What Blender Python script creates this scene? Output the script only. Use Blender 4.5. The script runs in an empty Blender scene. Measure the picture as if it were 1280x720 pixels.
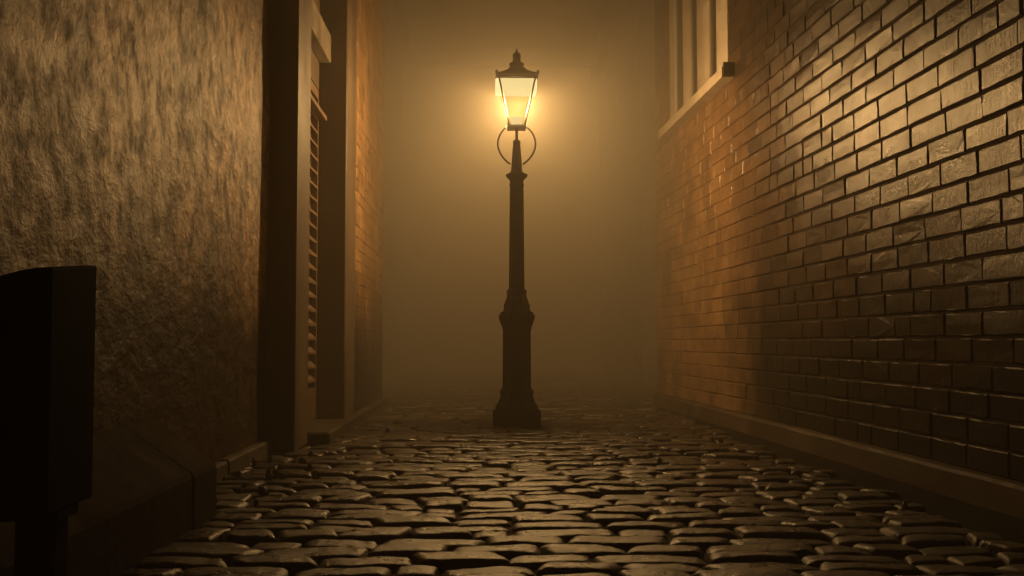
import bpy, math, random
from mathutils import Vector, noise
random.seed(7)
R = math.radians
sc = bpy.context.scene
COL = sc.collection

# ------------------------------------------------------------------ helpers
class MB:
    """collects vertices and faces, links them as ONE mesh object"""
    def __init__(s): s.v = []; s.f = []; s.sm = []
    def add(s, vs, fs, smooth=False):
        o = len(s.v); s.v += [tuple(p) for p in vs]
        for f in fs:
            s.f.append(tuple(i + o for i in f)); s.sm.append(smooth)
    def box(s, x0, x1, y0, y1, z0, z1, b=0.0):
        if b <= 0:
            vs = [(x, y, z) for z in (z0, z1) for (x, y) in ((x0, y0), (x1, y0), (x1, y1), (x0, y1))]
            s.add(vs, [(3, 2, 1, 0), (4, 5, 6, 7), (0, 1, 5, 4), (1, 2, 6, 5), (2, 3, 7, 6), (3, 0, 4, 7)])
            return
        b = min(b, .45 * min(x1 - x0, y1 - y0, z1 - z0))
        c = Vector(((x0 + x1) / 2, (y0 + y1) / 2, (z0 + z1) / 2))
        h = Vector(((x1 - x0) / 2, (y1 - y0) / 2, (z1 - z0) / 2))
        vs = []; idx = {}
        for sx in (-1, 1):
            for sy in (-1, 1):
                for sz in (-1, 1):
                    for a in range(3):
                        p = Vector((sx * (h.x - b), sy * (h.y - b), sz * (h.z - b)))
                        p[a] = (sx, sy, sz)[a] * h[a]
                        idx[(sx, sy, sz, a)] = len(vs); vs.append(c + p)
        fs = []
        for a in range(3):
            o = [k for k in range(3) if k != a]
            for sg in (-1, 1):
                f = []
                for (p, q) in ((-1, -1), (1, -1), (1, 1), (-1, 1)):
                    t = [0, 0, 0]; t[a] = sg; t[o[0]] = p; t[o[1]] = q
                    f.append(idx[(*t, a)])
                if (sg > 0) == (a == 1): f.reverse()
                fs.append(tuple(f))
            for p in (-1, 1):
                for q in (-1, 1):
                    t1 = [0, 0, 0]; t2 = [0, 0, 0]
                    t1[a] = -1; t2[a] = 1
                    t1[o[0]] = t2[o[0]] = p; t1[o[1]] = t2[o[1]] = q
                    fs.append((idx[(*t1, o[0])], idx[(*t2, o[0])], idx[(*t2, o[1])], idx[(*t1, o[1])]))
        for sx in (-1, 1):
            for sy in (-1, 1):
                for sz in (-1, 1):
                    fs.append(tuple(idx[(sx, sy, sz, a)] for a in range(3)))
        s.add(vs, fs)
    def lathe(s, prof, cx=0, cy=0, n=40, smooth=True, flute=0.0, rot=0.0):
        vs = []; fs = []
        for (r, z) in prof:
            for k in range(n):
                a = 2 * math.pi * k / n + rot
                rr = r * (1 - (flute if k % 2 else 0))
                vs.append((cx + rr * math.cos(a), cy + rr * math.sin(a), z))
        for i in range(len(prof) - 1):
            for k in range(n):
                a = i * n + k; b = i * n + (k + 1) % n
                fs.append((a, b, b + n, a + n))
        fs.append(tuple(range(n - 1, -1, -1))); m = (len(prof) - 1) * n
        fs.append(tuple(range(m, m + n)))
        s.add(vs, fs, smooth)
    def frustum(s, rings, cx=0, cy=0):
        """square rings [(half, z)]"""
        vs = []; fs = []
        for (h, z) in rings:
            vs += [(cx - h, cy - h, z), (cx + h, cy - h, z), (cx + h, cy + h, z), (cx - h, cy + h, z)]
        for i in range(len(rings) - 1):
            for k in range(4):
                a = i * 4 + k; b = i * 4 + (k + 1) % 4
                fs.append((a, b, b + 4, a + 4))
        fs.append((3, 2, 1, 0)); m = (len(rings) - 1) * 4; fs.append((m, m + 1, m + 2, m + 3))
        s.add(vs, fs)
    def tube(s, pts, r, n=10):
        pts = [Vector(p) for p in pts]; vs = []; fs = []
        for i, p in enumerate(pts):
            t = (pts[min(i + 1, len(pts) - 1)] - pts[max(i - 1, 0)]).normalized()
            u = t.cross(Vector((0, 1, 0)))
            if u.length < .01: u = t.cross(Vector((1, 0, 0)))
            u.normalize(); w = t.cross(u).normalized()
            rr = r[i] if isinstance(r, (list, tuple)) else r
            for k in range(n):
                a = 2 * math.pi * k / n
                vs.append(p + u * rr * math.cos(a) + w * rr * math.sin(a))
        for i in range(len(pts) - 1):
            for k in range(n):
                a = i * n + k; b = i * n + (k + 1) % n
                fs.append((a, b, b + n, a + n))
        fs.append(tuple(range(n - 1, -1, -1))); m = (len(pts) - 1) * n
        fs.append(tuple(range(m, m + n)))
        s.add(vs, fs, True)
    def build(s, name, mat, parent=None, recalc=True):
        me = bpy.data.meshes.new(name)
        me.from_pydata(s.v, [], s.f); me.update()
        if any(s.sm): me.polygons.foreach_set('use_smooth', s.sm)
        if recalc:
            import bmesh
            bm = bmesh.new(); bm.from_mesh(me)
            bmesh.ops.recalc_face_normals(bm, faces=bm.faces[:])
            bm.to_mesh(me); bm.free()
        me.materials.append(mat)
        o = bpy.data.objects.new(name, me); COL.objects.link(o)
        if parent:
            o.parent = parent
            o.matrix_parent_inverse = parent.matrix_basis.inverted()
        return o

def thing(name, label, cat, loc=(0, 0, 0), group=None):
    o = bpy.data.objects.new(name, None); COL.objects.link(o); o.location = loc
    o.empty_display_size = .2
    o['label'] = label; o['category'] = cat
    if group: o['group'] = group
    return o
def struct(o, kind='structure'): o['kind'] = kind; return o

# ------------------------------------------------------------------ materials
def newmat(name):
    m = bpy.data.materials.new(name); m.use_nodes = True
    nt = m.node_tree; nt.nodes.clear()
    out = nt.nodes.new('ShaderNodeOutputMaterial')
    p = nt.nodes.new('ShaderNodeBsdfPrincipled')
    nt.links.new(p.outputs[0], out.inputs[0])
    return m, nt, p, out
def node(nt, t, **k):
    n = nt.nodes.new(t)
    for a, b in k.items():
        if a.startswith('i_'): n.inputs[a[2:].replace('_', ' ')].default_value = b
        else: setattr(n, a, b)
    return n
def coord(nt, scale=(1, 1, 1)):
    t = nt.nodes.new('ShaderNodeTexCoord'); m = nt.nodes.new('ShaderNodeMapping')
    m.inputs['Scale'].default_value = scale
    nt.links.new(t.outputs['Object'], m.inputs[0]); return m.outputs[0]
def noisen(nt, vec, scale, detail=6, rough=.6, dist=0):
    n = node(nt, 'ShaderNodeTexNoise'); n.inputs['Scale'].default_value = scale
    n.inputs['Detail'].default_value = detail; n.inputs['Roughness'].default_value = rough
    n.inputs['Distortion'].default_value = dist
    nt.links.new(vec, n.inputs['Vector']); return n.outputs['Fac']
def ramp(nt, fac, stops):
    r = nt.nodes.new('ShaderNodeValToRGB'); e = r.color_ramp.elements
    while len(e) < len(stops): e.new(.5)
    for i, (p, c) in enumerate(stops):
        e[i].position = p; e[i].color = (*c, 1) if len(c) == 3 else c
    nt.links.new(fac, r.inputs[0]); return r.outputs[0]
def g(v): return (v, v, v)
def mix(nt, fac, a, b, mode='MIX'):
    m = nt.nodes.new('ShaderNodeMix'); m.data_type = 'RGBA'; m.blend_type = mode
    for s_, x in ((m.inputs[0], fac), (m.inputs[6], a), (m.inputs[7], b)):
        if hasattr(x, 'links'): nt.links.new(x, s_)
        elif isinstance(x, (int, float)): s_.default_value = x
        else: s_.default_value = (*x, 1)
    return m.outputs[2]
def mathn(nt, op, a, b):
    m = nt.nodes.new('ShaderNodeMath'); m.operation = op
    for i, x in enumerate((a, b)):
        if hasattr(x, 'links'): nt.links.new(x, m.inputs[i])
        else: m.inputs[i].default_value = x
    return m.outputs[0]
def bump(nt, h, dist, strength=1.0, prev=None):
    b = nt.nodes.new('ShaderNodeBump'); b.inputs['Strength'].default_value = strength
    b.inputs['Distance'].default_value = dist; nt.links.new(h, b.inputs['Height'])
    if prev: nt.links.new(prev, b.inputs['Normal'])
    return b.outputs[0]

def simple(name, c1, c2, scale=6, rough=(.4, .7), bd=.003, bs=30, spec=.5, metal=0, stretch=(1, 1, 1)):
    m, nt, p, _ = newmat(name); v = coord(nt, stretch)
    n = noisen(nt, v, scale)
    nt.links.new(ramp(nt, n, [(.3, c1), (.7, c2)]), p.inputs['Base Color'])
    n2 = noisen(nt, v, scale * 2.3)
    nt.links.new(ramp(nt, n2, [(.3, g(rough[0])), (.7, g(rough[1]))]), p.inputs['Roughness'])
    p.inputs['Specular IOR Level'].default_value = spec; p.inputs['Metallic'].default_value = metal
    nt.links.new(bump(nt, noisen(nt, v, bs, 8), bd), p.inputs['Normal'])
    return m

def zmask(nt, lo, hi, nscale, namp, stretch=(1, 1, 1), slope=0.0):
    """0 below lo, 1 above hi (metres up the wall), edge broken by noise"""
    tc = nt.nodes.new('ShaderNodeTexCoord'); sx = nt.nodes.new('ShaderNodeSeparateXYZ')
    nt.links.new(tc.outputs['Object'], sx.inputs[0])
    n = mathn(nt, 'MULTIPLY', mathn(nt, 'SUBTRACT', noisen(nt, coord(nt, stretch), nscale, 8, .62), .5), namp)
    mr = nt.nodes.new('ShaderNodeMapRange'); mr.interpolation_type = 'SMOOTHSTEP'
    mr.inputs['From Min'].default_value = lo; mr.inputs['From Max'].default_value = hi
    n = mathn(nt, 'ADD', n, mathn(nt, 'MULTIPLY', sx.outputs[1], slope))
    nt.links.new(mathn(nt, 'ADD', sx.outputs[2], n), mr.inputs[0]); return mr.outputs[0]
def wash_mask(nt):
    # ochre limewash left on the far half of the wall, ragged edge
    tc = nt.nodes.new('ShaderNodeTexCoord'); sx = nt.nodes.new('ShaderNodeSeparateXYZ')
    nt.links.new(tc.outputs['Object'], sx.inputs[0])
    yy = mathn(nt, 'ADD', sx.outputs[1], mathn(nt, 'MULTIPLY', noisen(nt, coord(nt), 1.1, 7, .6), 2.6))
    yy = mathn(nt, 'ADD', yy, mathn(nt, 'MULTIPLY', sx.outputs[2], -.25))
    return ramp(nt, mathn(nt, 'MULTIPLY', yy, .08), [(.76, g(0)), (.88, g(.85))])
def brick_mat(name, dark, mid, light, rough=(.35, .6), spec=.6, dark_foot=True, patch=False):
    m, nt, p, _ = newmat(name); v = coord(nt)
    geo = nt.nodes.new('ShaderNodeNewGeometry')
    isl = geo.outputs['Random Per Island']
    base = ramp(nt, isl, [(0, dark), (.35, mid), (.8, light), (1, mid)])
    n = noisen(nt, v, 9, 8, .65)
    c = mix(nt, .8, base, ramp(nt, n, [(.25, g(.35)), (.5, g(.9)), (.75, g(1.25))]), 'MULTIPLY')
    vs = coord(nt, (3, 3, .35))
    st = noisen(nt, vs, 2.2, 7, .65)             # run-down streaks
    c = mix(nt, .7, c, ramp(nt, st, [(.35, g(.4)), (.6, g(1.1))]), 'MULTIPLY')
    if dark_foot:                                     # darker foot of the wall, ragged edge
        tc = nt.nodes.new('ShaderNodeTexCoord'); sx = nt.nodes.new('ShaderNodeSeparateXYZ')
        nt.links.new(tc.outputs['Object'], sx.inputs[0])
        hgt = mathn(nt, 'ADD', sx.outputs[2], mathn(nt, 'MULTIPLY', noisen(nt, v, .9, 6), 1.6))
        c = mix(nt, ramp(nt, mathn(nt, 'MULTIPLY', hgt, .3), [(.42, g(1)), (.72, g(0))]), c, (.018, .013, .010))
    if patch:
        f = wash_mask(nt)
        oc = mix(nt, .7, (.31, .18, .080), ramp(nt, noisen(nt, v, 2.6, 10, .72), [(.36, g(.25)), (.62, g(1.35))]), 'MULTIPLY')
        c = mix(nt, f, c, oc)
    nt.links.new(c, p.inputs['Base Color'])
    nt.links.new(ramp(nt, noisen(nt, v, 5, 6), [(.3, g(rough[0])), (.7, g(rough[1]))]), p.inputs['Roughness'])
    p.inputs['Specular IOR Level'].default_value = spec
    if patch:
        top_shade = zmask(nt, .75, 1.5, 1.3, 1.0, (1, 1, 1), -.22); low_dull = zmask(nt, .8, 1.7, 1.3, 1.2, (1, .6, 1))  # masks for painted shade at the wall top, duller sheen at the foot
        k = mathn(nt, 'MULTIPLY', mathn(nt, 'SUBTRACT', 1.0, mathn(nt, 'MULTIPLY', top_shade, .7)), mathn(nt, 'ADD', mathn(nt, 'MULTIPLY', low_dull, .8), .2))
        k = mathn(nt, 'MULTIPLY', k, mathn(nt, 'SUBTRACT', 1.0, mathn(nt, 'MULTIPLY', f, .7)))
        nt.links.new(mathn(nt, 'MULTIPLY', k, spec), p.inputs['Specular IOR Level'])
        c = mix(nt, mathn(nt, 'MULTIPLY', top_shade, .75), c, (.02, .014, .010)); nt.links.new(c, p.inputs['Base Color'])  # falloff above the lamp's pool of light painted into the brick colour
    b1 = bump(nt, noisen(nt, v, 26, 8, .7), .004)
    b2 = bump(nt, noisen(nt, vs, 14, 6, .6), .004, 1, b1)
    nt.links.new(b2, p.inputs['Normal'])
    return m

M = {}
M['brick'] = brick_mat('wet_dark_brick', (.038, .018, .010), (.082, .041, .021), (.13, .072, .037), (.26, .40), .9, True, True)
M['orange'] = brick_mat('worn_orange_brick', (.26, .15, .065), (.34, .20, .09), (.40, .24, .11), (.55, .8), .3)
M['mortar'] = simple('sooty_mortar', (.03, .022, .016), (.07, .05, .035), 12, (.7, .9), .004, 60, .2)
m, nt, p, _ = newmat('wall_mortar'); v = coord(nt)
cm = ramp(nt, noisen(nt, v, 12), [(.3, (.025, .016, .010)), (.7, (.07, .045, .028))])
nt.links.new(mix(nt, wash_mask(nt), cm, (.21, .12, .054)), p.inputs['Base Color']); p.inputs['Roughness'].default_value = .9
p.inputs['Specular IOR Level'].default_value = .15
nt.links.new(bump(nt, noisen(nt, v, 60, 8), .004), p.inputs['Normal']); M['wallmortar'] = m
M['wash'] = simple('limewashed_mortar', (.12, .07, .035), (.24, .135, .06), 12, (.7, .9), .004, 60, .2)
M['iron'] = simple('black_painted_iron', (.006, .005, .0045), (.012, .010, .009), 8, (.5, .7), .0015, 60, .2)
M['black'] = simple('black_sheet_metal', (.003, .003, .003), (.006, .0055, .005), 5, (.8, .9), .001, 30, .03)
M['stone'] = simple('kerb_stone', (.10, .085, .065), (.22, .18, .13), 4, (.45, .75), .006, 20, .4)
M['darkstone'] = simple('dark_stone', (.028, .021, .015), (.075, .058, .040), 4, (.6, .85), .006, 18, .2)
M['pilaster'] = simple('painted_pilaster', (.06, .042, .028), (.12, .086, .056), 3, (.45, .7), .004, 14, .35, 0, (1, 1, .3))
M['frame'] = simple('pale_window_paint', (.42, .36, .28), (.6, .52, .42), 4, (.4, .6), .002, 25, .4)
M['slat'] = simple('brown_painted_slats', (.10, .06, .036), (.17, .11, .065), 5, (.4, .6), .002, 30, .4)
M['pane'] = simple('dark_window_glass', (.02, .017, .014), (.03, .025, .02), 2, (.08, .15), .0006, 5, .6)
M['tar'] = simple('dark_gutter', (.005, .004, .0035), (.014, .011, .009), 5, (.75, .95), .008, 30, .1)
M['dirt'] = simple('dirt_between_setts', (.008, .007, .006), (.02, .017, .014), 9, (.7, .95), .01, 40, .1)
M['road'] = simple('far_road', (.03, .028, .025), (.06, .055, .048), 5, (.5, .8), .006, 30, .3)
M['kerb'] = simple('dull_kerb', (.06, .048, .034), (.12, .095, .066), 4, (.6, .85), .006, 20, .2)
M['ledge'] = simple('worn_ledge', (.035, .024, .015), (.085, .058, .036), 3, (.55, .8), .007, 16, .3)
M['low_dull'] = simple('damp_plinth', (.018, .012, .008), (.042, .029, .019), 4, (.8, .95), .008, 14, .05)
M['far'] = simple('far_render', (.14, .11, .08), (.24, .19, .14), 2, (.7, .9), .004, 12, .2)

# wet setts
m, nt, p, _ = newmat('wet_setts'); v = coord(nt)
geo = nt.nodes.new('ShaderNodeNewGeometry')
c = ramp(nt, geo.outputs['Random Per Island'], [(0, (.024, .020, .016)), (.4, (.048, .038, .028)), (.75, (.08, .063, .046)), (1, (.042, .032, .024))])
c = mix(nt, .8, c, ramp(nt, noisen(nt, v, 14, 8, .7), [(.3, g(.45)), (.7, g(1.2))]), 'MULTIPLY')
nt.links.new(c, p.inputs['Base Color'])
nt.links.new(ramp(nt, noisen(nt, v, 7, 6), [(.3, g(.2)), (.7, g(.46))]), p.inputs['Roughness'])
p.inputs['Specular IOR Level'].default_value = .5
b1 = bump(nt, noisen(nt, v, 11, 6, .6), .012); b2 = bump(nt, noisen(nt, v, 55, 8, .7), .004, 1, b1)
nt.links.new(b2, p.inputs['Normal']); M['setts'] = m

# old streaked plaster
m, nt, p, _ = newmat('streaked_old_plaster'); v = coord(nt)
vs = coord(nt, (1, 1.1, .95))
fine = noisen(nt, vs, 7, 14, .70, .15)
pits = noisen(nt, coord(nt, (1, .75, 1.4)), 7.5, 5, .55)
big = noisen(nt, v, .9, 5, .55)
c = ramp(nt, fine, [(.36, (.055, .028, .012)), (.47, (.40, .235, .11)), (.60, (.74, .48, .25))])
c = mix(nt, .85, c, ramp(nt, pits, [(.34, g(.15)), (.41, g(.8)), (.62, g(1.2))]), 'MULTIPLY')
c = mix(nt, .8, c, ramp(nt, big, [(.38, g(.28)), (.56, g(1.2))]), 'MULTIPLY')
tc = nt.nodes.new('ShaderNodeTexCoord'); sx = nt.nodes.new('ShaderNodeSeparateXYZ'); nt.links.new(tc.outputs['Object'], sx.inputs[0])
hgt = mathn(nt, 'ADD', sx.outputs[2], mathn(nt, 'MULTIPLY', noisen(nt, coord(nt, (1, 1.5, .5)), 1.3, 8, .6), 1.1))
c = mix(nt, ramp(nt, mathn(nt, 'MULTIPLY', hgt, .3), [(.42, g(1)), (.66, g(.0))]), c, (.045, .028, .017))
top_shade = zmask(nt, 2.1, 3.0, 1.0, 2.0, (1, .8, .7))  # shade painted over the upper plaster, edge broken by noise
c = mix(nt, mathn(nt, 'MULTIPLY', top_shade, .65), c, (.03, .022, .015))
nt.links.new(c, p.inputs['Base Color'])
lowd = zmask(nt, .9, 1.7, 1.2, 1.6, (1, .8, .5))
nt.links.new(mathn(nt, 'MULTIPLY', mathn(nt, 'MULTIPLY', mathn(nt, 'SUBTRACT', 1.0, mathn(nt, 'MULTIPLY', top_shade, .8)), mathn(nt, 'ADD', mathn(nt, 'MULTIPLY', lowd, .8), .2)), .75), p.inputs['Specular IOR Level'])
nt.links.new(ramp(nt, fine, [(.35, g(.7)), (.65, g(.33))]), p.inputs['Roughness'])
b1 = bump(nt, mathn(nt, 'MULTIPLY', fine, mathn(nt, 'ADD', mathn(nt, 'MULTIPLY', lowd, .75), .25)), .032, 1.0); b2 = bump(nt, pits, .022, 1.0, b1); b3 = bump(nt, noisen(nt, vs, 60, 6, .6), .005, 1, b2)
nt.links.new(b3, p.inputs['Normal']); M['plaster'] = m

def emis(name, col, s):
    m = bpy.data.materials.new(name); m.use_nodes = True; nt = m.node_tree; nt.nodes.clear()
    o = nt.nodes.new('ShaderNodeOutputMaterial'); e = nt.nodes.new('ShaderNodeEmission')
    n = noisen(nt, coord(nt), 6, 3)
    nt.links.new(mix(nt, n, col, tuple(x * .85 for x in col)), e.inputs[0]); e.inputs[1].default_value = s
    nt.links.new(e.outputs[0], o.inputs[0]); return m
M['glow'] = emis('lit_opal_glass', (1, .81, .37), 1.75)
M['bulb'] = emis('lit_mantle', (1, .80, .37), 1.6)
# lantern glass: hazy pane, lets light out
m = bpy.data.materials.new('hazy_lantern_glass'); m.use_nodes = True; nt = m.node_tree; nt.nodes.clear()
o = nt.nodes.new('ShaderNodeOutputMaterial'); t = nt.nodes.new('ShaderNodeBsdfTransparent'); t.inputs[0].default_value = (.80, .77, .71, 1)
tr = nt.nodes.new('ShaderNodeBsdfTranslucent'); tr.inputs[0].default_value = (.8, .7, .5, 1)
mx = nt.nodes.new('ShaderNodeMixShader')
nt.links.new(ramp(nt, noisen(nt, coord(nt), 9, 5), [(.3, g(.00001)), (.7, g(.00002))]), mx.inputs[0])
nt.links.new(t.outputs[0], mx.inputs[1]); nt.links.new(tr.outputs[0], mx.inputs[2]); nt.links.new(mx.outputs[0], o.inputs[0])
M['glass'] = m

# ------------------------------------------------------------------ ground
b = MB(); b.box(-60, 60, -20, 90, -.3, -.024)
struct(b.build('ground', M['dirt']))

LW = -1.45            # left plaster wall face
def xr(y): return 2.52 - .0269 * y        # face of the right-hand wall

def setts():
    b = MB(); y = 1.9; row = 0
    NX, NY = 12, 8
    while y < 19:
        pitch = random.uniform(.130, .180)
        x0 = -1.6 if y < 12.8 else -6
        x1 = 1.93 if y < 12.8 else 6
        if y < 4.7: x0 = -1.17
        x = x0 + random.uniform(-.25, .0)
        if y < 12.8 : x = max(x, x0 - .02) if random.random() < .4 else x
        while x < x1:
            w = random.choice((random.uniform(.15, .25), random.uniform(.23, .34), random.uniform(.28, .42)))
            if x + w > x1 + .1 and y < 12.8:
                w = max(.14, x1 - x + random.uniform(-.05, .06))
            gap = random.uniform(.008, .020)
            hx, hy = (w - gap) / 2, (pitch - random.uniform(.008, .019)) / 2
            cx = x + w / 2
            if y < 12.8 and cx - hx < x0 - .02:
                lo = x0 - .02; hi = cx + hx
                if hi - lo < .08: x += w; continue
                cx = (lo + hi) / 2; hx = (hi - lo) / 2
            def wav(px): return .05 * noise.noise(Vector((px * .55, y * .35, 3.1))) + .02 * noise.noise(Vector((px * 2.1, y * 2, 9)))
            cy = y + pitch / 2 + random.uniform(-.008, .008)
            h = random.uniform(-.012, .010) + .014 * noise.noise(Vector((cx, cy, 0)))
            tx, ty = random.uniform(-.025, .025), random.uniform(-.035, .035)
            skew = random.uniform(-.03, .03)
            seed = random.uniform(0, 100); dome = random.uniform(.004, .010)
            e = random.uniform(7, 12)
            cc = [random.uniform(.0, .045) for _ in range(4)]
            vs = []
            for j in range(NY):
                for i in range(NX):
                    u = -1 + 2 * i / (NX - 1); w_ = -1 + 2 * j / (NY - 1)
                    u = math.copysign(abs(u) ** .5, u); w_ = math.copysign(abs(w_) ** .5, w_)
                    k = (1 if u > 0 else 0) + (2 if w_ > 0 else 0)
                    pin = cc[k] * (abs(u) * abs(w_)) ** 2
                    px = cx + u * hx * (1 - pin - 0.03 * abs(w_) ** 5) + skew * w_
                    py = cy + w_ * hy * (1 - pin - 0.06 * abs(u) ** 5)
                    r_ = min(1, (abs(u) ** e + abs(w_) ** e))
                    z = h + tx * u * hx + ty * w_ * hy + dome * (1 - .6 * u * u - .8 * w_ * w_)
                    z -= .011 * r_ ** 2
                    z += 0.006 * noise.noise(Vector((px * 7 + seed, py * 9, seed))) + .005 * noise.noise(Vector((px * 26 + seed, py * 26, seed)))
                    vs.append((px, py + wav(px), z))
            fs = [(j * NX + i, j * NX + i + 1, (j + 1) * NX + i + 1, (j + 1) * NX + i) for j in range(NY - 1) for i in range(NX - 1)]
            rim = [i for i in range(NX)] + [j * NX + NX - 1 for j in range(1, NY)] + [(NY - 1) * NX + i for i in range(NX - 2, -1, -1)] + [j * NX for j in range(NY - 2, 0, -1)]
            base = len(vs)
            for r in rim:
                p_ = vs[r]; vs.append((cx + (p_[0] - cx) * 1.01, cy + (p_[1] - cy) * 1.02, -.075))
            n = len(rim)
            for q in range(n):
                fs.append((rim[q], base + q, base + (q + 1) % n, rim[(q + 1) % n]))
            b.add(vs, fs, True)
            x += w
        y += pitch; row += 1
    # chips and broken pieces lodged against the plinth and in the joints
    for k in range(30):
        px, py = (random.uniform(-1.42, -1.0), random.uniform(4.3, 7.0)) if k < 22 else (random.uniform(-1.1, 1.95), random.uniform(3.2, 9))
        if k >= 24: px, py = random.uniform(1.75, 1.97), random.uniform(3.6, 8.5)
        r = random.uniform(.008, .018)
        vs = []
        for a in range(6):
            for hgt, s_ in ((-.03, 1.1), (.012 + r * .5, 1), (.02 + r * 1.1, .5)):
                t = a / 6 * 2 * math.pi
                q = s_ * r * random.uniform(.75, 1.25)
                vs.append((px + q * math.cos(t) * 1.3, py + q * math.sin(t), hgt * random.uniform(.9, 1.1)))
        fs = [(a * 3 + l, ((a + 1) % 6) * 3 + l, ((a + 1) % 6) * 3 + l + 1, a * 3 + l + 1) for a in range(6) for l in range(2)]
        fs.append(tuple(a * 3 + 2 for a in range(6)))
        b.add(vs, fs)
    return b
struct(setts().build('cobbled_street', M['setts'], recalc=False))

# smooth dark gutter between the setts and the right-hand wall
b = MB(); n = 60; vs = []; fs = []
for i in range(n + 1):
    y = 1.5 + i * (11.3 / n)
    wob = .02 * noise.noise(Vector((y * 1.3, 0, 5)))
    for (x, z) in ((1.90 + wob, -.03), (2.05, -.022), (2.2, -.016), (xr(y) + .1, -.008)):
        vs.append((x, y, z + .006 * noise.noise(Vector((x * 4, y * 3, 1)))))
for i in range(n):
    for k in range(3):
        a = i * 4 + k; fs.append((a, a + 1, a + 5, a + 4))
b.add(vs, fs, True); struct(b.build('gutter', M['tar']))

# ------------------------------------------------------------------ brick walls
def brick_wall(P, u0, u1, v0, v1, L, H, joint, depth, bev, holes=(), jit=1.0, thick=.06, vj=.8):
    """P(u, v, n) -> world; bricks in stretcher bond, each an island"""
    b = MB(); r = 0; v = v0
    while v < v1 - .01:
        off = (0 if r % 2 else .5) * L + random.uniform(-.03, .03) * L
        u = u0 - off
        while u < u1:
            w = L * random.uniform(.96, 1.04)
            if random.random() < .08: w = L * .52
            a, c = max(u, u0), min(u + w, u1)
            u += w
            if c - a < .05: continue
            skip = False
            for (ha, hb, hc, hd) in holes:
                if a < hb and c > ha and v < hd - .01 and v + H > hc + .01:
                    if a < ha - .04: c = min(c, ha)
                    elif c > hb + .04: a = max(a, hb)
                    else: skip = True
            if skip or c - a < .05: continue
            j = joint / 2 * (1 if u < 7.5 else max(.3, 1 - (u - 7.5) * .25)); d = random.uniform(-.004, .005) * jit
            a2, c2, lo, hi = a + j * vj, c - j * vj, v + j + random.uniform(-.002, .002), v + H - j + random.uniform(-.002, .002)
            t1, t2 = random.uniform(-.003, .003) * jit, random.uniform(-.003, .003) * jit
            K = 5                              # wobbly outline
            ring = [(a2 + (c2 - a2) * k / K, lo) for k in range(K)] + [(c2, lo), (c2, (lo + hi) / 2)] + \
                   [(c2 - (c2 - a2) * k / K, hi) for k in range(K)] + [(a2, hi), (a2, (lo + hi) / 2)]
            N = len(ring); um, vm = (a2 + c2) / 2, (lo + hi) / 2
            vs = []
            for lay in range(3):
                for (x, y) in ring:
                    q = Vector((x * 17, y * 17, d * 900))
                    dx, dy = .0035 * jit * noise.noise(q), .0035 * jit * noise.noise(q + Vector((9, 3, 1)))
                    if lay == 0: x_, y_, n_ = x + dx, y + dy, -thick
                    elif lay == 1: x_, y_, n_ = x + dx, y + dy, d - bev * random.uniform(.8, 1.6)
                    else:
                        bb = bev * random.uniform(.7, 1.5)
                        x_ = x + dx + (bb if x < um - 1e-4 and abs(x - a2) < 1e-5 else -bb if abs(x - c2) < 1e-5 else 0)
                        y_ = y + dy + (bb if abs(y - lo) < 1e-5 else -bb if abs(y - hi) < 1e-5 else 0)
                        n_ = d
                    n_ += t1 * (1 if x > um else -1) + t2 * (1 if y > vm else -1) if lay else 0
                    vs.append(P(x_, y_, n_))
            fs = []
            for lay in range(2):
                for k in range(N):
                    k2 = (k + 1) % N
                    fs.append((lay * N + k, lay * N + k2, (lay + 1) * N + k2, (lay + 1) * N + k))
            fs.append(tuple(range(2 * N, 3 * N)))
            b.add(vs, fs)
        v += H; r += 1
    return b
def slab(b, P, u0, u1, v0, v1, n0, n1, holes=()):
    """solid backing with rectangular holes, split in cells"""
    us = sorted({u0, u1, *[x for h in holes for x in h[:2]]}); vs_ = sorted({v0, v1, *[x for h in holes for x in h[2:]]})
    for i in range(len(us) - 1):
        for j in range(len(vs_) - 1):
            um, vm = (us[i] + us[i + 1]) / 2, (vs_[j] + vs_[j + 1]) / 2
            if any(h[0] < um < h[1] and h[2] < vm < h[3] for h in holes): continue
            c = [P(u, v, n) for n in (n0, n1) for (u, v) in ((us[i], vs_[j]), (us[i + 1], vs_[j]), (us[i + 1], vs_[j + 1]), (us[i], vs_[j + 1]))]
            b.add(c, [(3, 2, 1, 0), (4, 5, 6, 7), (0, 1, 5, 4), (1, 2, 6, 5), (2, 3, 7, 6), (3, 0, 4, 7)])

H, L = .1293, .385
# ---- right-hand building
PR = lambda u, v, n: (xr(u) - n, u - .0269 * n, v)
rb = thing('brick_building', 'long dark wet brick building with one high window along the right side of the alley', 'building', (xr(6), 6, 0))
wh = (9.30, 11.86, 3.22, 4.95)
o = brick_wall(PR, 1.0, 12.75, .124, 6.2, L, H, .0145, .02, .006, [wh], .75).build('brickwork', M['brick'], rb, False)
b = MB(); slab(b, PR, 1.0, 12.745, 0, 6.3, -.40, -.009, [wh]); b.build('mortar_bed', M['wallmortar'], rb)
b = MB(); n = 70; vs = []; fs = []
for i in range(n + 1):
    y = 1.0 + i * 11.7 / n
    w1, w2 = .006 * noise.noise(Vector((y * 2, 1, 1))), .006 * noise.noise(Vector((y * 2, 7, 1)))
    for (d, z) in ((.075, -.05), (.062 + w1, .108 + w2), (.045, .124 + w2), (-.018, .128)):
        vs.append((xr(y) - d, y, z))
for i in range(n):
    for k in range(3):
        a = i * 4 + k; fs.append((a, a + 1, a + 5, a + 4))
b.add(vs, fs); b.build('plinth', M['ledge'], rb)
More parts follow.
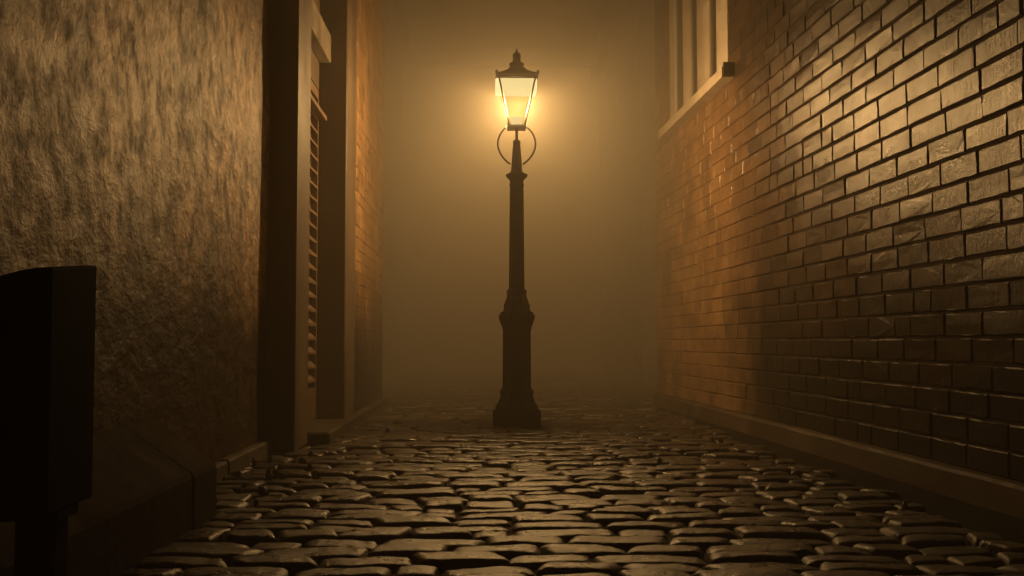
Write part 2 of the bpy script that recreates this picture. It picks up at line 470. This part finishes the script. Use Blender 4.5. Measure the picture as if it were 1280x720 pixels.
# window
b = MB()
def pbox(b, u0, u1, v0, v1, n0, n1):
    c = [PR(u, v, n) for n in (n0, n1) for (u, v) in ((u0, v0), (u1, v0), (u1, v1), (u0, v1))]
    b.add(c, [(3, 2, 1, 0), (4, 5, 6, 7), (0, 1, 5, 4), (1, 2, 6, 5), (2, 3, 7, 6), (3, 0, 4, 7)])
for (a, c) in ((9.32, 9.72), (9.98, 10.5), (10.8, 11.15), (11.56, 11.84)):
    pbox(b, a, c, 3.222, 4.948, -.04, .010)
pbox(b, 9.32, 11.84, 4.86, 4.946, -.007, .006)
win = b.build('window', M['frame'], rb)
b = MB(); pbox(b, 9.31, 11.85, 3.225, 4.945, -.05, -.008); b.build('pane', M['pane'], win)
b = MB(); pbox(b, 9.16, 12.02, 3.12, 3.215, -.012, .11); b.build('sill', M['frame'], win)
b = MB(); pbox(b, 9.13, 9.155, 3.13, 3.25, .0, .10); b.build('sill_end', M['darkstone'], win)

# ---- left plaster building
pb = thing('plaster_building', 'rough streaky plastered building with a stone plinth in the left foreground', 'building', (LW, 4, 0))
b = MB(); ny, nz = 230, 190; y0, y1, z0, z1 = .2, 7.12, 0, 6.2; vs = []; fs = []
for j in range(nz + 1):
    for i in range(ny + 1):
        y = y0 + (y1 - y0) * i / ny; z = z0 + (z1 - z0) * j / nz
        d = .014 * noise.noise(Vector((y * 1.1, z * .8, 2))) + .004 * noise.fractal(Vector((y * 7, z * 3, 4)), 1, 2, 4)
        vs.append((LW + d, y, z))
for j in range(nz):
    for i in range(ny):
        a = j * (ny + 1) + i; fs.append((a, a + 1, a + ny + 2, a + ny + 1))
o = len(vs)
vs += [(LW - .4, y0, z0), (LW - .4, y1, z0), (LW - .4, y1, z1), (LW - .4, y0, z1)]
fs.append((o + 1, o, o + 3, o + 2))
b.add(vs, fs, True); b.build('wall', M['plaster'], pb, False)
b = MB()
for (ya, yb, x0) in ((.2, 4.262, -1.155), (4.266, 4.62, -1.150)):
    sec = [(x0, -.05), (x0, .20), (x0 - .012, .222), (-1.425, .40), (-1.46, .41), (-1.46, -.05)]; n = len(sec)
    vs = [(x, y, z) for y in (ya, yb) for (x, z) in sec]
    b.add(vs, [tuple(range(n)), tuple(range(2 * n - 1, n - 1, -1))] + [(k, (k + 1) % n, (k + 1) % n + n, k + n) for k in range(n)])
b.build('plinth', M['low_dull'], pb)
b = MB(); b.box(-1.50, -1.405, 4.7, 5.9, -.05, .085, .012); b.box(-1.50, -1.40, 5.905, 7.09, -.05, .09, .012)
b.build('kerb', M['kerb'], pb)

# ---- left far building: pilasters, louvred door, brick return
lb = thing('brick_building', 'orange brick building with a louvred door between two pilasters on the left', 'building', (-1.3, 9, 0))
b = MB(); b.box(-1.75, -1.256, 7.125, 7.67, 0, 6.2, .012); b.build('pilaster', M['pilaster'], lb)
b = MB(); b.box(-1.75, -1.156, 9.0, 9.66, .06, 6.2, .012); b.build('pilaster', M['pilaster'], lb)
b = MB(); b.box(-1.80, -1.10, 7.69, 12.6, -.05, .088, .015); b.build('step', M['darkstone'], lb)
b = MB(); b.box(-1.9, -1.40, 7.672, 8.998, 2.93, 6.2); b.build('lintel', M['pilaster'], lb)
b = MB(); b.box(-1.398, -1.30, 7.9, 8.99, 3.17, 3.41, .006); b.build('fascia_board', M['stone'], lb)
dr = MB(); dr.box(-1.52, -1.455, 7.672, 8.996, .09, 2.925)
dr.box(-1.453, -1.40, 7.674, 7.78, .092, 2.92); dr.box(-1.453, -1.40, 8.93, 8.994, .092, 2.92)
dr.box(-1.453, -1.402, 7.782, 8.928, .092, .36)
dr.box(-1.453, -1.402, 7.782, 8.928, 2.84, 2.92)
door = dr.build('door', M['slat'], lb)
b = MB(); z = .40
while z < 2.72:
    vs = [(x, y, zz) for y in (7.79, 8.92) for (x, zz) in ((-1.452, z + .075), (-1.398, z + .028), (-1.398, z + .008), (-1.452, z + .05))]
    b.add(vs, [(0, 1, 2, 3), (7, 6, 5, 4), (0, 4, 5, 1), (1, 5, 6, 2), (2, 6, 7, 3), (3, 7, 4, 0)]); z += .118
b.build('louvre', M['slat'], door)
b = MB(); b.box(-1.398, -1.33, 7.72, 8.99, 2.66, 2.70, .004); b.build('hood', M['slat'], lb)
PL = lambda u, v, n: (-1.165 + n, u, v)
brick_wall(PL, 9.662, 12.5, .09, 6.2, L * .8, H * .85, .006, .02, .004, (), .8).build('brickwork', M['orange'], lb, False)
b = MB(); slab(b, PL, 9.662, 12.495, .05, 6.25, -.5, -.007); b.build('mortar_bed', M['wash'], lb)

# ------------------------------------------------------------------ street lamp
LX, LY = .325, 9.22
lamp = thing('street_lamp', 'black cast iron gas lamp with a lit tapering lantern standing alone mid alley', 'street lamp', (LX, LY, 0))
b = MB(); b.lathe([(.228, -.03), (.228, .135), (.222, .15), (.202, .152), (.200, .175), (.192, .19), (.168, .225), (.156, .27), (.153, .29), (.160, .296), (.160, .318), (.150, .326)], LX, LY, 8, False, rot=R(22.5))
b.build('base', M['iron'], lamp)
b = MB(); b.lathe([(.150, .326), (.140, .335), (.134, .36), (.132, .86), (.142, .866), (.142, .885), (.150, .90), (.170, .955), (.172, .985), (.156, .99), (.154, 1.01), (.132, 1.015), (.124, 1.035), (.122, 1.085), (.112, 1.09), (.110, 1.11), (.098, 1.13), (.090, 1.175), (.096, 1.18), (.096, 1.20), (.074, 1.22)], LX, LY, 8, False, rot=R(22.5))
b.build('pedestal', M['iron'], lamp)
b = MB(); b.lathe([(.070, 1.22), (.069, 1.30), (.062, 2.10), (.060, 2.12)], LX, LY, 32, True, .07)
b.build('column', M['iron'], lamp)
b = MB(); b.lathe([(.060, 2.12), (.066, 2.14), (.066, 2.155), (.058, 2.165), (.064, 2.19), (.090, 2.215), (.097, 2.225), (.097, 2.24), (.075, 2.25), (.055, 2.262), (.048, 2.29), (.042, 2.40), (.032, 2.52), (.034, 2.53), (.030, 2.545), (.013, 2.555), (.013, 2.66)], LX, LY, 28, True)
b.build('capital', M['iron'], lamp)
for s in (-1, 1):
    pts = []
    for k in range(25):
        t = k / 24
        a = R(-62 + 124 * t * 1.0 + (0))
        # bow from the column (low) out and up to the lantern foot
        z = 2.335 + .335 * t
        x = s * (.035 + .118 * math.sin(math.pi * (t * .96 + .02)) ** .62 + (.030 * t))
        pts.append((LX + x, LY, z))
    b = MB(); b.tube(pts, .0085, 10); b.build('frog_bracket', M['iron'], lamp)
# lantern: square tapering body
zb, zt, hb, ht = 2.665, 3.09, .068, .163
fr = MB()
fr.frustum([(hb + .012, zb - .016), (hb + .016, zb - .008), (hb + .012, zb + .010)], LX, LY)
for (sx, sy) in ((-1, -1), (1, -1), (1, 1), (-1, 1)):
    fr.tube([(LX + sx * hb, LY + sy * hb, zb), (LX + sx * ht, LY + sy * ht, zt)], .0078, 6)
for k in range(4):
    a = ((-1, -1), (1, -1), (1, 1), (-1, 1)); p1, p2 = a[k], a[(k + 1) % 4]
    fr.tube([(LX + p1[0] * ht, LY + p1[1] * ht, zt), (LX + p2[0] * ht, LY + p2[1] * ht, zt)], .010, 6)
frame = fr.build('lantern_frame', M['iron'], lamp)
for k in range(4):
    a = ((-1, -1), (1, -1), (1, 1), (-1, 1)); p1, p2 = a[k], a[(k + 1) % 4]
    b = MB(); i1, i2 = hb - .003, ht - .003
    b.add([(LX + p1[0] * i1, LY + p1[1] * i1, zb + .01), (LX + p2[0] * i1, LY + p2[1] * i1, zb + .01),
           (LX + p2[0] * i2, LY + p2[1] * i2, zt), (LX + p1[0] * i2, LY + p1[1] * i2, zt)], [(0, 1, 2, 3)])
    b.build('pane', M['glass'], frame, False)
b = MB(); b.frustum([(.150, zt + .006), (.186, zt + .006), (.188, zt + .022), (.168, zt + .034), (.124, zt + .055), (.088, zt + .078), (.064, zt + .106)], LX, LY)
for (sx, sy) in ((-1, -1), (1, -1), (1, 1), (-1, 1)):
    b.lathe([(.012, zt + .018), (.014, zt + .035), (.003, zt + .052)], LX + sx * .182, LY + sy * .182, 10)
roof = b.build('lantern_roof', M['iron'], lamp)
b = MB(); z = zt + .1065
b.lathe([(.048, z), (.050, z + .01), (.066, z + .030), (.067, z + .046), (.046, z + .056), (.034, z + .066), (.036, z + .125), (.027, z + .142), (.011, z + .152), (.010, z + .160), (.002, z + .188)], LX, LY, 20)
b.build('finial', M['iron'], roof)
b = MB(); b.box(LX - .192, LX + .178, LY - .12, LY + .12, zt - .118, zt - .006, .01)
b.build('opal_diffuser', M['glow'], lamp)
b = MB(); b.lathe([(.030, zb + .02), (.048, zb + .03), (.055, zb + .085), (.030, zb + .095)], LX, LY, 20)
b.build('burner', M['bulb'], lamp)

# ------------------------------------------------------------------ black cabinet on a post, left foreground
cb = thing('cabinet', 'matt black metal cabinet with a curved lid on a square post beside the plaster wall', 'cabinet', (-1.0, 2.3, 0))
prof = [(-.90, .387), (-.90, .925)]
for k in range(1, 13):
    t = k / 12
    prof.append((-.90 - .42 * t, .928 - .20 * t ** 1.7 - (.0 if k else 0)))
prof.append((-1.32, .387))
n = len(prof); vs = [(x, y, z) for (y, dz) in ((2.21, -.02), (2.47, .004)) for (x, z) in [(q[0], q[1] + (dz if q[1] > .5 else 0)) for q in prof]]
b = MB(); b.add(vs, [tuple(range(n)), tuple(range(2 * n - 1, n - 1, -1))] + [(k, (k + 1) % n, (k + 1) % n + n, k + n) for k in range(n)])
body = b.build('body', M['black'], cb)
bv = body.modifiers.new('bev', 'BEVEL'); bv.width = .006; bv.segments = 2; bv.limit_method = 'ANGLE'
b = MB(); b.box(-1.005, -.918, 2.30, 2.38, -.05, .386, .006); b.build('post', M['black'], cb)
b = MB(); b.box(-1.03, -.905, 2.28, 2.40, .364, .3865, .003); b.build('bracket', M['black'], cb)

# ------------------------------------------------------------------ what stands in the fog beyond
def far_building(label, x0, x1, y0, y1, h, side):
    t = thing('terraced_house', label, 'house', ((x0 + x1) / 2, y0, 0), 'houses in the fog beyond the alley')
    b = MB(); b.box(x0, x1, y0, y1, -.05, h); b.build('wall', M['far'], t)
    b = MB()
    xm = (x0 + x1) / 2
    b.add([(x0 - .2, y0 - .2, h), (x1 + .2, y0 - .2, h), (x1 + .2, y1 + .2, h), (x0 - .2, y1 + .2, h), (x0 - .2, (y0 + y1) / 2, h + 1.6), (x1 + .2, (y0 + y1) / 2, h + 1.6)],
          [(0, 1, 2, 3), (0, 1, 5, 4), (2, 3, 4, 5), (0, 4, 3), (1, 2, 5)])
    b.build('roof', M['darkstone'], t)
    nw = 0 if side == 0 else max(1, int((x1 - x0) / 1.8))
    for i in range(nw):
        for z in (.9, 3.1, 5.3):
            if z + 1.3 > h: continue
            cx = x0 + (x1 - x0) * (i + .5) / nw
            b = MB(); b.box(cx - .5, cx + .5, y0 - .05, y0 + .02, z, z + 1.35, .01); w = b.build('window', M['frame'], t)
            b = MB(); b.box(cx - .42, cx + .42, y0 - .06, y0 - .052, z + .08, z + 1.27); b.build('pane', M['pane'], w)
far_building('foggy house on the left of the far end of the alley', -9, -1.9, 18.2, 25, 7.5, -1)
far_building('foggy house on the right of the far end of the alley', 2.9, 10, 18.6, 25, 7.2, 1)
far_building('barely visible house closing the view behind the street lamp', -5, 6, 31, 38, 9, 0)

# ------------------------------------------------------------------ air
b = MB(); b.box(-75, 75, -25, 95, -1.3, 14)
c = MB(); c.frustum([(hb - .006, zb + .012), (ht - .006, zt - .004)], LX, LY)      # the closed lantern holds clear air
b.add(c.v, [tuple(reversed(f)) for f in c.f])
hz = struct(b.build('haze', M['dirt'], None, False), 'stuff')
m = bpy.data.materials.new('lamp_lit_fog'); m.use_nodes = True; nt = m.node_tree; nt.nodes.clear()
o = nt.nodes.new('ShaderNodeOutputMaterial'); pv = nt.nodes.new('ShaderNodeVolumePrincipled')
pv.inputs['Color'].default_value = (.90, .84, .70, 1); pv.inputs['Density'].default_value = .054
pv.inputs['Anisotropy'].default_value = -.42
nt.links.new(pv.outputs[0], o.inputs['Volume']); hz.data.materials.clear(); hz.data.materials.append(m)

# ------------------------------------------------------------------ light
ld = bpy.data.lights.new('mantle_flame', 'POINT'); ld.energy = 590 / 14; ld.color = (1, .60, .24); ld.shadow_soft_size = 0.0
for k in range(14):
    z = 2.745 + .225 * (k / 13) ** .8; hw = (hb + (ht - hb) * (z - zb) / (zt - zb)) * .46
    dx, dy = hw * math.cos(k * 2.4), hw * math.sin(k * 2.4)
    lo = bpy.data.objects.new('mantle_flame', ld); COL.objects.link(lo); lo.location = (LX + dx, LY + dy, z)
    lo.parent = lamp; lo.matrix_parent_inverse = lamp.matrix_basis.inverted()

w = bpy.data.worlds.new('World'); sc.world = w; w.use_nodes = True
nt = w.node_tree; bg = nt.nodes['Background']
sky = nt.nodes.new('ShaderNodeTexSky'); sky.sky_type = 'NISHITA'; sky.sun_disc = False
sky.sun_elevation = R(-3); sky.sun_rotation = R(180)
nt.links.new(mix(nt, 1.0, sky.outputs[0], (1, .56, .27), 'MULTIPLY'), bg.inputs[0]); bg.inputs[1].default_value = .09

# ------------------------------------------------------------------ camera
cd = bpy.data.cameras.new('camera'); cam = bpy.data.objects.new('camera', cd); COL.objects.link(cam)
cd.sensor_width = 36; cd.lens = 36 * 1300 / 1280; cd.clip_end = 400; cd.clip_start = .05
cam.location = (0, 0, .75); cam.rotation_euler = (R(90 + 2.95), 0, R(-1.76))
sc.camera = cam
sc.view_settings.view_transform = 'Standard'; sc.view_settings.look = 'None'
sc.view_settings.exposure = 0; sc.view_settings.gamma = 1
sc.cycles.use_denoising = True
sc.cycles.max_bounces = 6; sc.cycles.diffuse_bounces = 3; sc.cycles.glossy_bounces = 3
sc.cycles.volume_bounces = 1; sc.cycles.transparent_max_bounces = 8
sc.cycles.sample_clamp_indirect = 4
